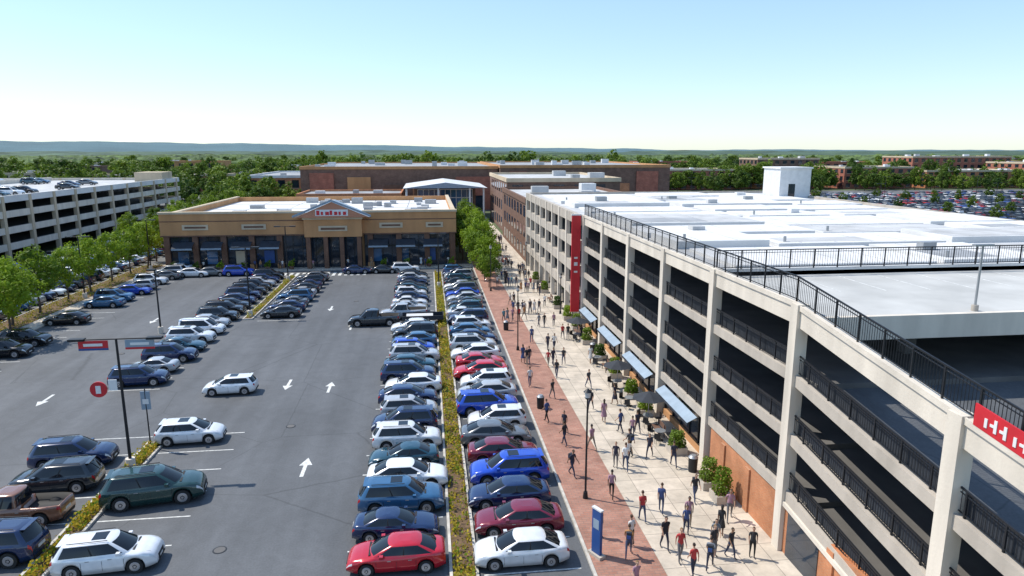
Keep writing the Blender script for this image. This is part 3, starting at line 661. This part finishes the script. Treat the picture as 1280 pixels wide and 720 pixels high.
def far_cars(name,rows,x0,x1,dens):
    b=MB()
    for y in rows:
        for x in np.arange(x0,x1,2.7):
            if R.random()>dens: continue
            m='far_'+R.choice(['cw','cw','cs','ck','ck','cb','cr','cg','cg']); xx=x+R.uniform(-.1,.1); h=R.choice([1.4,1.45,1.7])
            def lo(zs,outs,mm,cap):
                vs=[];n=len(outs[0])
                for z_,o_ in zip(zs,outs): vs+=[(xx+p,y+q,z_) for p,q in o_]
                fs=[(i*n+j,i*n+(j+1)%n,(i+1)*n+(j+1)%n,(i+1)*n+j) for i in range(len(zs)-1) for j in range(n)]
                b.add(vs,fs,mm,False)
                if cap: b.add(vs[-n:],[tuple(range(n))],mm)
            def oc(w,l0,l1): return [(-w,l0+.3),(-w*.8,l0),(w*.8,l0),(w,l0+.3),(w,l1-.3),(w*.8,l1),(-w*.8,l1),(-w,l1-.3)]
            lo([.25,.6,.95],[oc(.88,-2.3,2.3),oc(.92,-2.35,2.35),oc(.84,-2.2,2.2)],m,True)
            lo([.95,h-.1],[oc(.8,-1.6,1.1),oc(.65,-1.1,.5)],'car_glass',False)
            lo([h-.1,h],[oc(.65,-1.1,.5),oc(.55,-.9,.35)],m,True)
            for wx in(-.85,.85):
                for wy in(-1.4,1.4): b.cyl((xx+wx-.1,y+wy,.32),(xx+wx+.1,y+wy,.32),.32,.32,'tire',8)
    return b.obj(name)
far_cars('distant_parked_cars',[133,139,150,156,168,174,186,192,204,210,222,228,240,246,258,264,276,282,294],80,300,.84)
far_cars('distant_parked_cars',[236,242,252],-300,-90,.5)

# ------------------------------------------------------------------ left parking garage
G2=empty('parking_structure'); X=-75
b=MB();c=MB()
for z0 in(2.9,5.8,8.7,11.4):
    b.box(X-.4,88,z0-.5,X,220,z0+.7,'roof_white' if z0>11 else 'concrete_light'); b.box(X-70,219.6,z0-.5,X-.41,220,z0+.7,'concrete_light')
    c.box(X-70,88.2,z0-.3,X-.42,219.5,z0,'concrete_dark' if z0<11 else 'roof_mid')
for y in np.arange(88,220.1,8.6): b.box(X-.6,y,0,X+.14,y+.8,12.0,'stucco_cream')
for x in np.arange(X-70,X-5,9): b.box(x,219.5,0,x+.8,220.15,12.0,'stucco_cream')
b.box(X-70,87.6,0,X-.1,87.9,12.0,'concrete'); b.box(X-36,88,0,X-35.6,219,11,'concrete_dark')
b.box(X-8,208,11.4,X-.5,216,14,'stucco_cream'); b.box(X-60,130,11.4,X-50,142,14.4,'stucco_cream')
b.box(X-36,88,11.4,X-35.5,219,12.4,'concrete_light')
b.obj('facade',G2); c.obj('floor_slabs',G2)
for i in range(26): put(rk(),R.choice([X-6,X-12,X-28,X-44]),96+i*4.4+R.random(),rc(),0,z=11.42)

# ------------------------------------------------------------------ lamps & signs
def lamp_twin(x,y,h,span,z=0,name='street_lamp',n=2):
    b=MB(); b.cyl((0,0,0),(0,0,.75),.3,.28,'concrete_light',12); b.cyl((0,0,.75),(0,0,h),.10,.07,'dark_metal',10)
    b.cyl((-span/2+.3,0,h),(span/2-.3 if n==2 else 0,0,h),.045,.045,'dark_metal',8)
    for s_ in((-1,1) if n==2 else (-1,)):
        b.box(min(s_*span/2,s_*(span/2-.9)),-.2,h-.06,max(s_*span/2,s_*(span/2-.9)),.2,h+.08,'dark_metal'); b.box(min(s_*(span/2-.1),s_*(span/2-.8)),-.15,h-.075,max(s_*(span/2-.1),s_*(span/2-.8)),.15,h-.062,'plate')
    o=b.obj(name); o.location=(x,y,z); return o
def lamp_single(x,y,h,z=.13):
    b=MB(); b.cyl((0,0,0),(0,0,.4),.16,.12,'dark_metal',10); b.cyl((0,0,.4),(0,0,h-.5),.065,.05,'dark_metal',8)
    b.cyl((0,0,h-.5),(0,0,h-.4),.12,.18,'dark_metal',10); b.cyl((0,0,h-.4),(0,0,h-.08),.15,.19,'plate',10); b.cyl((0,0,h-.08),(0,0,h+.12),.25,.04,'dark_metal',10)
    o=b.obj('street_lamp'); o.location=(x,y,z); return o
o=lamp_twin(-19.2,42.9,8.6,5.4,.1)
b=MB()
for s_ in(-1,1):
    b.box(s_*1.35-.85,-.03,-.55,s_*1.35+.85,.03,-.08,'sign_red' if s_<0 else 'gable_blue'); b.box(s_*1.35-.55,-.045,-.42,s_*1.35+.55,-.031,-.25,'sign_white')
    b.box(s_*1.35-.85,-.035,-.68,s_*1.35+.85,.035,-.55,'sign_blue' if s_<0 else 'sign_red')
q=b.obj('banner',o); q.location=(0,0,8.6)
b=MB()
b.cyl((-1.35,-.05,5.4),(-1.35,.05,5.4),.5,.5,'sign_red',28); b.box(-1.5,-.075,5.15,-1.2,-.052,5.65,'sign_white'); b.cyl((-1.35,0,5.4),(0,0,5.6),.03,.03,'dark_metal',6)
b.box(-.75,-.03,5.3,-.25,.03,6.0,'sign_white')
b.obj('round_sign').location=(-19.2,42.9,.1)
def flag_sign(x,y,z,h,m):
    b=MB(); b.cyl((0,0,0),(0,0,h),.05,.04,'dark_metal',8); b.box(-.3,-.03,h-1.5,.3,.03,h-.2,m); b.box(-.2,-.045,h-1.1,.2,-.031,h-.75,'sign_white'); b.cyl((0,0,0),(0,0,.2),.2,.2,'concrete',10); o=b.obj('parking_sign'); o.location=(x,y,z)
flag_sign(-19.3,46.3,.1,4.2,'gable_blue')
lamp_twin(-22.0,84.5,8.5,3.2,.1); lamp_twin(-22.0,108,8.5,3.2,.1)
lamp_twin(-30.0,77.8,7.2,1.6,0,n=1)
lamp_twin(1.3,100,8,2.4,.1)
lamp_twin(-47.2,98,8.5,3,.1); lamp_twin(-47.2,72,8.5,3,.1); lamp_twin(-47.2,121,8.5,3,.1)
for y in(35.7,66,96,126,156): lamp_single(8.7,y,6.6)
for y in(81,111): lamp_single(16.0,y,5)
for x in(100,140,180,220,260):
    for y in(145,198,252): lamp_twin(x,y,10,3)
for y in(110,150,190): lamp_twin(X-35.8,y,6,3,12.4)
b=MB(); b.box(-.08,-.3,0,.08,.3,2.5,'sign_blue'); b.box(-.1,-.33,2.5,.1,.33,2.58,'white_metal'); b.box(-.095,-.2,1.5,-.081,.2,2.0,'gable_blue'); b.box(-.2,-.45,0,.2,.45,.15,'concrete')
o=b.obj('wayfinding_pylon'); o.location=(7.95,30.0,.13); o.rotation_euler=(0,0,.5)
def bench(x,y,rz):
    b=MB()
    for i in range(4): b.box(-.8,-.22+i*.115,.43,.8,-.12+i*.115,.47,'brown_pier')
    for i in range(3): b.box(-.8,.27,.55+i*.13,.8,.3,.65+i*.13,'brown_pier')
    for s_ in(-.65,.65): b.box(s_-.03,-.2,0,s_+.03,-.14,.43,'dark_metal'); b.box(s_-.03,.22,0,s_+.03,.268,.93,'dark_metal'); b.box(s_-.03,-.14,.38,s_+.03,.22,.428,'dark_metal')
    o=b.obj('bench'); o.location=(x,y,.132); o.rotation_euler=(0,0,rz)
for y in(44,58.5,71,88): bench(15.9,y,-math.pi/2)
def bin_(x,y):
    b=MB(); b.cyl((0,0,0),(0,0,.95),.27,.30,'dark_metal',14); b.cyl((0,0,.95),(0,0,1.1),.31,.18,'grey_metal',14); o=b.obj('litter_bin'); o.location=(x,y,.132)
for x,y in((16.2,38.2),(8.4,50),(8.4,74),(16,64)): bin_(x,y)
def planter(x,y,s,m='leaf_street',w=1.1):
    b=MB(); b.box(-w/2,-w/2,0,w/2,w/2,.5,'concrete'); b.box(-w/2+.08,-w/2+.08,.5,w/2-.08,w/2-.08,.52,'mulch')
    for _ in range(620):
        a=R.uniform(0,6.28); p=R.random()**.5; zz=R.random()
        q=Vector((math.cos(a)*p*w*.6*(1-.4*zz),math.sin(a)*p*w*.6*(1-.4*zz),.5+zz*s)); u=Vector((R.gauss(0,1),R.gauss(0,1),R.gauss(0,1))).normalized(); v=u.orthogonal().normalized()
        b.add([q-u*.09,q-v*.055,q+u*.09,q+v*.055],[(0,1,2,3)],m)
    o=b.obj('planter_shrub'); o.location=(x,y,.132)
for x,y,s in((16.5,34.5,1.5),(16.4,36.2,1.3),(16.2,41,1),(16.2,47.8,1.2),(16.2,51.5,1),(16.2,56.6,1.3),(16.2,62,1),(16.2,67.5,1.2),(16.3,73,1.4),(16.2,84,1.1),(16.2,94,1.2),(16.3,78,1.2),(16.2,102,1.1)): planter(x,y,s,'leaf_far' if R.random()<.5 else 'leaf_street')
def cafe(x,y,um):
    b=MB(); b.cyl((0,0,.7),(0,0,.74),.4,.4,'grey_metal',16); b.cyl((0,0,0),(0,0,.7),.03,.03,'dark_metal',6); b.cyl((0,0,0),(0,0,.03),.25,.25,'dark_metal',12)
    for a in(0,2.1,4.2):
        cx,cy=.75*math.cos(a),.75*math.sin(a); b.box(cx-.2,cy-.2,.42,cx+.2,cy+.2,.46,'dark_metal',rot=a)
        for dx in(-.16,.16):
            for dy in(-.16,.16): b.cyl((cx+dx,cy+dy,0),(cx+dx,cy+dy,.42),.015,.015,'dark_metal',4)
        b.box(cx*1.27-.02,cy*1.27-.2,.46,cx*1.27+.02,cy*1.27+.2,.85,'dark_metal',rot=a)
    if um:
        b.cyl((0,0,.7),(0,0,2.4),.03,.03,'grey_metal',6); b.cyl((0,0,2.05),(0,0,2.55),1.25,.03,um,8,False,False)
    o=b.obj('cafe_table'); o.location=(x,y,.132)
for x,y,u in((15.6,53.6,'awning_dark'),(15.5,49.6,None),(15.6,60.5,None),(15.5,69,'awning_dark'),(15.8,45.9,'awning_dark'),(15.7,43,None)): cafe(x,y,u)

# ------------------------------------------------------------------ people
def person_mesh(name,st,arm,lean=0.,w=1.,skirt=False,bag=False):
    V=[];Ed=[];Rd=[]
    def v(p,r_,par=None):
        V.append(p);Rd.append(r_)
        if par is not None: Ed.append((par,len(V)-1))
        return len(V)-1
    pel=v((0,0,.95),.125*w); sp_=v((0,.01+lean*.3,1.12),.115*w,pel); ch=v((0,.01+lean*.7,1.31),.135*w,sp_); nk=v((0,.015+lean,1.46),.055,ch); v((0,.03+lean*1.1,1.58),.06,nk)
    for s in(-1,1):
        sh=v((s*.165*w,lean*.8,1.39),.058,ch); a=arm*s
        el=v((s*.195*w,lean*.6+a*.10-.03,1.13),.043,sh); wr=v((s*.19*w,lean*.5+a*.26+.05,.91+abs(a)*.05),.028,el)
        hx=s*.187*w; hy=lean*.5+a*.29+.07; hz=.85+abs(a)*.05
        hd=v((hx,hy,hz),.030,wr)
        for k_,(dy,ln) in enumerate(((-.03,.062),(-.012,.078),(.008,.075),(.026,.06))):
            f1=v((hx,hy+dy,hz-ln*.55),.009,hd); v((hx-s*.008,hy+dy+.004,hz-ln),.007,f1)
        v((hx-s*.012,hy+.05,hz-.012),.009,hd)
        hp=v((s*.095*w,0,.87),.088*w,pel); f=st*s*-1
        kn=v((s*.10*w,f*.20+.03,.49),.058,hp); an=v((s*.10*w,f*.36-.03,.09+(.05 if f<0 else 0)),.038,kn); v((s*.11*w,f*.36+.13,.04+(.0 if f<0 else .02)),.034,an)
    me=bpy.data.meshes.new(name+'_sk'); me.from_pydata(V,Ed,[]); ob=bpy.data.objects.new(name+'_sk',me); COL.objects.link(ob)
    m=ob.modifiers.new('s','SKIN'); m.use_smooth_shade=True
    for i,d in enumerate(me.skin_vertices[0].data): d.radius=(Rd[i],Rd[i]*.9); d.use_root=(i==0)
    ss=ob.modifiers.new('u','SUBSURF'); ss.levels=1; ss.render_levels=1
    dg=bpy.context.evaluated_depsgraph_get(); ev=ob.evaluated_get(dg).to_mesh()
    vs=[tuple(q.co) for q in ev.vertices]; fs=[tuple(p.vertices) for p in ev.polygons]; ms=[]
    for p in ev.polygons:
        x,y,z=p.center; ax=abs(x)
        if ax>.150*w and z<1.2 and z>.72: mm='skin'
        elif z>1.455: mm='skin'
        elif z<.095: mm='car_black'
        elif z<.96: mm='pants'
        else: mm='shirt'
        if skirt and z<.5 and z>=.095: mm='skin'
        ms.append(mm)
    ob.evaluated_get(dg).to_mesh_clear(); bpy.data.objects.remove(ob)
    b=MB(); b.add(vs,fs,ms,True)
    hy=.035+lean*1.15; hz=1.635; n=14; k_=10; hv=[];hf=[];hm=[]
    for i in range(k_+1):
        ph=math.pi*i/k_
        for j in range(n):
            th=2*math.pi*j/n; x=.074*math.sin(ph)*math.cos(th); y=.094*math.sin(ph)*math.sin(th); z_=.115*math.cos(ph)
            if z_<-.03: x*=.86; y=y*.9+.008
            if math.sin(th)>.97 and -.035<z_<.03: y+=.016
            hv.append((x,hy+y,hz+z_))
    for i in range(k_):
        for j in range(n):
            hf.append((i*n+j,(i+1)*n+j,(i+1)*n+(j+1)%n,i*n+(j+1)%n)); cz=.115*math.cos(math.pi*(i+.5)/k_); cy=math.sin(2*math.pi*(j+.5)/n)
            hm.append('hair' if cz>.062 or (cy<.25 and cz>(-.05)) or (skirt and cy<.1) else 'skin')
    b.add(hv,hf,hm,True)
    for s in(-1,1):
        b.box(s*.03-.011,hy+.083,hz-.005,s*.03+.011,hy+.09,hz+.007,'car_black'); b.cyl((s*.070,hy,hz-.005),(s*.086,hy-.006,hz),.026,.016,'skin',8)
    b.box(-.022,hy+.078,hz-.056,.022,hy+.088,hz-.048,'taillight')
    if skirt:
        N_=14
        rings=[(.125,.98),(.17,.85),(.21,.66),(.24,.50)]; vs=[(r_*w*math.cos(6.283*j/N_),r_*.85*math.sin(6.283*j/N_),z_) for r_,z_ in rings for j in range(N_)]
        b.add(vs,[(i*N_+j,i*N_+(j+1)%N_,(i+1)*N_+(j+1)%N_,(i+1)*N_+j) for i in range(3) for j in range(N_)],'shirt',True)
        b.cyl((0,hy-.07,1.68),(0,hy-.10,1.40),.08,.05,'hair',10)
    if bag: b.box(-.13,-.27+lean,1.05,.13,-.11+lean,1.42,'awning_dark'); b.box(-.10,-.31+lean,1.1,.10,-.272+lean,1.28,'sign_blue')
    return b.mesh(name)
PM=[person_mesh('person_a',1,1,.02),person_mesh('person_b',-.8,-.8,.03,.92),person_mesh('person_c',.15,.15,0,1.05),person_mesh('person_d',.6,.7,.02,.9,True),person_mesh('person_e',-1,-1,.04,1.05,False,True),person_mesh('person_f',.7,.5,.03,.95),person_mesh('person_g',-.5,-.6,.0,1.0)]
SC=[(.7,.7,.68),(.05,.08,.2),(.4,.04,.04),(.03,.03,.035),(.2,.22,.25),(.6,.58,.55),(.1,.25,.3),(.4,.2,.08),(.02,.02,.025),(.35,.2,.25),(.015,.015,.02),(.03,.03,.05),(.05,.05,.06)]
pp=[(10.5,68.5),(13.2,54),(15.0,60.8),(14.4,50),(13.9,43.6),(14.5,44.3),(13.3,44.5),(12,38.8),(12.4,39.6),(11.5,39.3),(14.1,40.4),(10.6,42),(8.4,47.1),(8.9,42.9),(9.3,45),(13.1,31.3),(13.5,32),(13.7,29.2),(14.5,29),(14.1,29.9),(15.6,28.9),(9.5,29.7),(9.9,30.6),(8.5,31.6),(11.5,30.1),(14.7,85),(12.5,33.5),(12.1,27.8),(9,26.9),(11.0,57),(8.5,38.5),(12.6,46.5),(10.2,35.5),(16.0,32.4),(12.9,40.9),(9.7,52),(14.9,34.6),(11.2,32.8),(15.2,38.9),(14.9,31.0),(11.9,29.0),(13.1,28.2),(8.3,55),(12.2,49),(8.9,61)]
for i in range(62):
    y=56+110*R.random()**.8; x=R.uniform(8.4,16.2); pp.append((x,y))
    for q in range(R.choice([0,1,1,2])): pp.append((x+R.uniform(.5,.9)*(q+1)*R.choice([-1,1])*.8,y+R.uniform(-.5,.5)))
pp=[(min(16.6,max(8.1,x)),y) for x,y in pp]
for i in range(14): pp.append((R.uniform(-40,4),118.0+R.random()*1.5))
for i,(x,y) in enumerate(pp):
    rz=R.choice([0,math.pi])+R.uniform(-.7,.7); s=R.uniform(.95,1.08)
    zz=.13 if x<10.9 else .132
    if y>117 and x<7: zz=.14
    inst('pedestrian',R.choice(PM),(x,y,zz),rz,s,R.choice(SC))

# ------------------------------------------------------------------ light, sky, camera
SAZ=-62; SEL=54
wd=bpy.data.worlds.new("World"); scene.world=wd; wd.use_nodes=True
nt=wd.node_tree; bg=nt.nodes['Background']; sky=nt.nodes.new('ShaderNodeTexSky'); sky.sky_type='NISHITA'; sky.sun_disc=False
sky.sun_elevation=rad(SEL); sky.sun_rotation=rad(SAZ%360); sky.air_density=1.0; sky.dust_density=.3; sky.ozone_density=2.2
def vs_(s):
    v=nt.nodes.new('ShaderNodeVectorMath'); v.operation='SCALE'; v.inputs['Scale'].default_value=s; return v
a=vs_(.1); c=vs_(10.); gm=nt.nodes.new('ShaderNodeGamma'); gm.inputs['Gamma'].default_value=.60
tn=nt.nodes.new('ShaderNodeVectorMath'); tn.operation='MULTIPLY'; tn.inputs[1].default_value=(.93,1.03,1.14)
hs=nt.nodes.new('ShaderNodeHueSaturation'); hs.inputs['Saturation'].default_value=1.2
nt.links.new(sky.outputs['Color'],a.inputs[0]); nt.links.new(a.outputs[0],gm.inputs['Color']); nt.links.new(gm.outputs[0],hs.inputs['Color']); nt.links.new(hs.outputs[0],tn.inputs[0]); nt.links.new(tn.outputs[0],c.inputs[0])
nt.links.new(c.outputs[0],bg.inputs['Color']); bg.inputs['Strength'].default_value=.14
ld=bpy.data.lights.new('sun','SUN'); ld.energy=5; ld.angle=rad(.5); ld.color=(1,.94,.84)
lo=bpy.data.objects.new('sun',ld); COL.objects.link(lo)
d=Vector((math.sin(rad(SAZ))*math.cos(rad(SEL)),math.cos(rad(SAZ))*math.cos(rad(SEL)),math.sin(rad(SEL))))
lo.rotation_euler=d.to_track_quat('Z','Y').to_euler()
cd=bpy.data.cameras.new('camera'); cd.lens=23.9; cd.sensor_width=36; cd.clip_end=20000; cd.clip_start=.3
co=bpy.data.objects.new('camera',cd); COL.objects.link(co); co.location=(0,0,20); co.rotation_euler=(rad(90-11.4),0,rad(-7)); scene.camera=co
scene.view_settings.view_transform='Standard'; scene.view_settings.look='None'; scene.view_settings.exposure=0
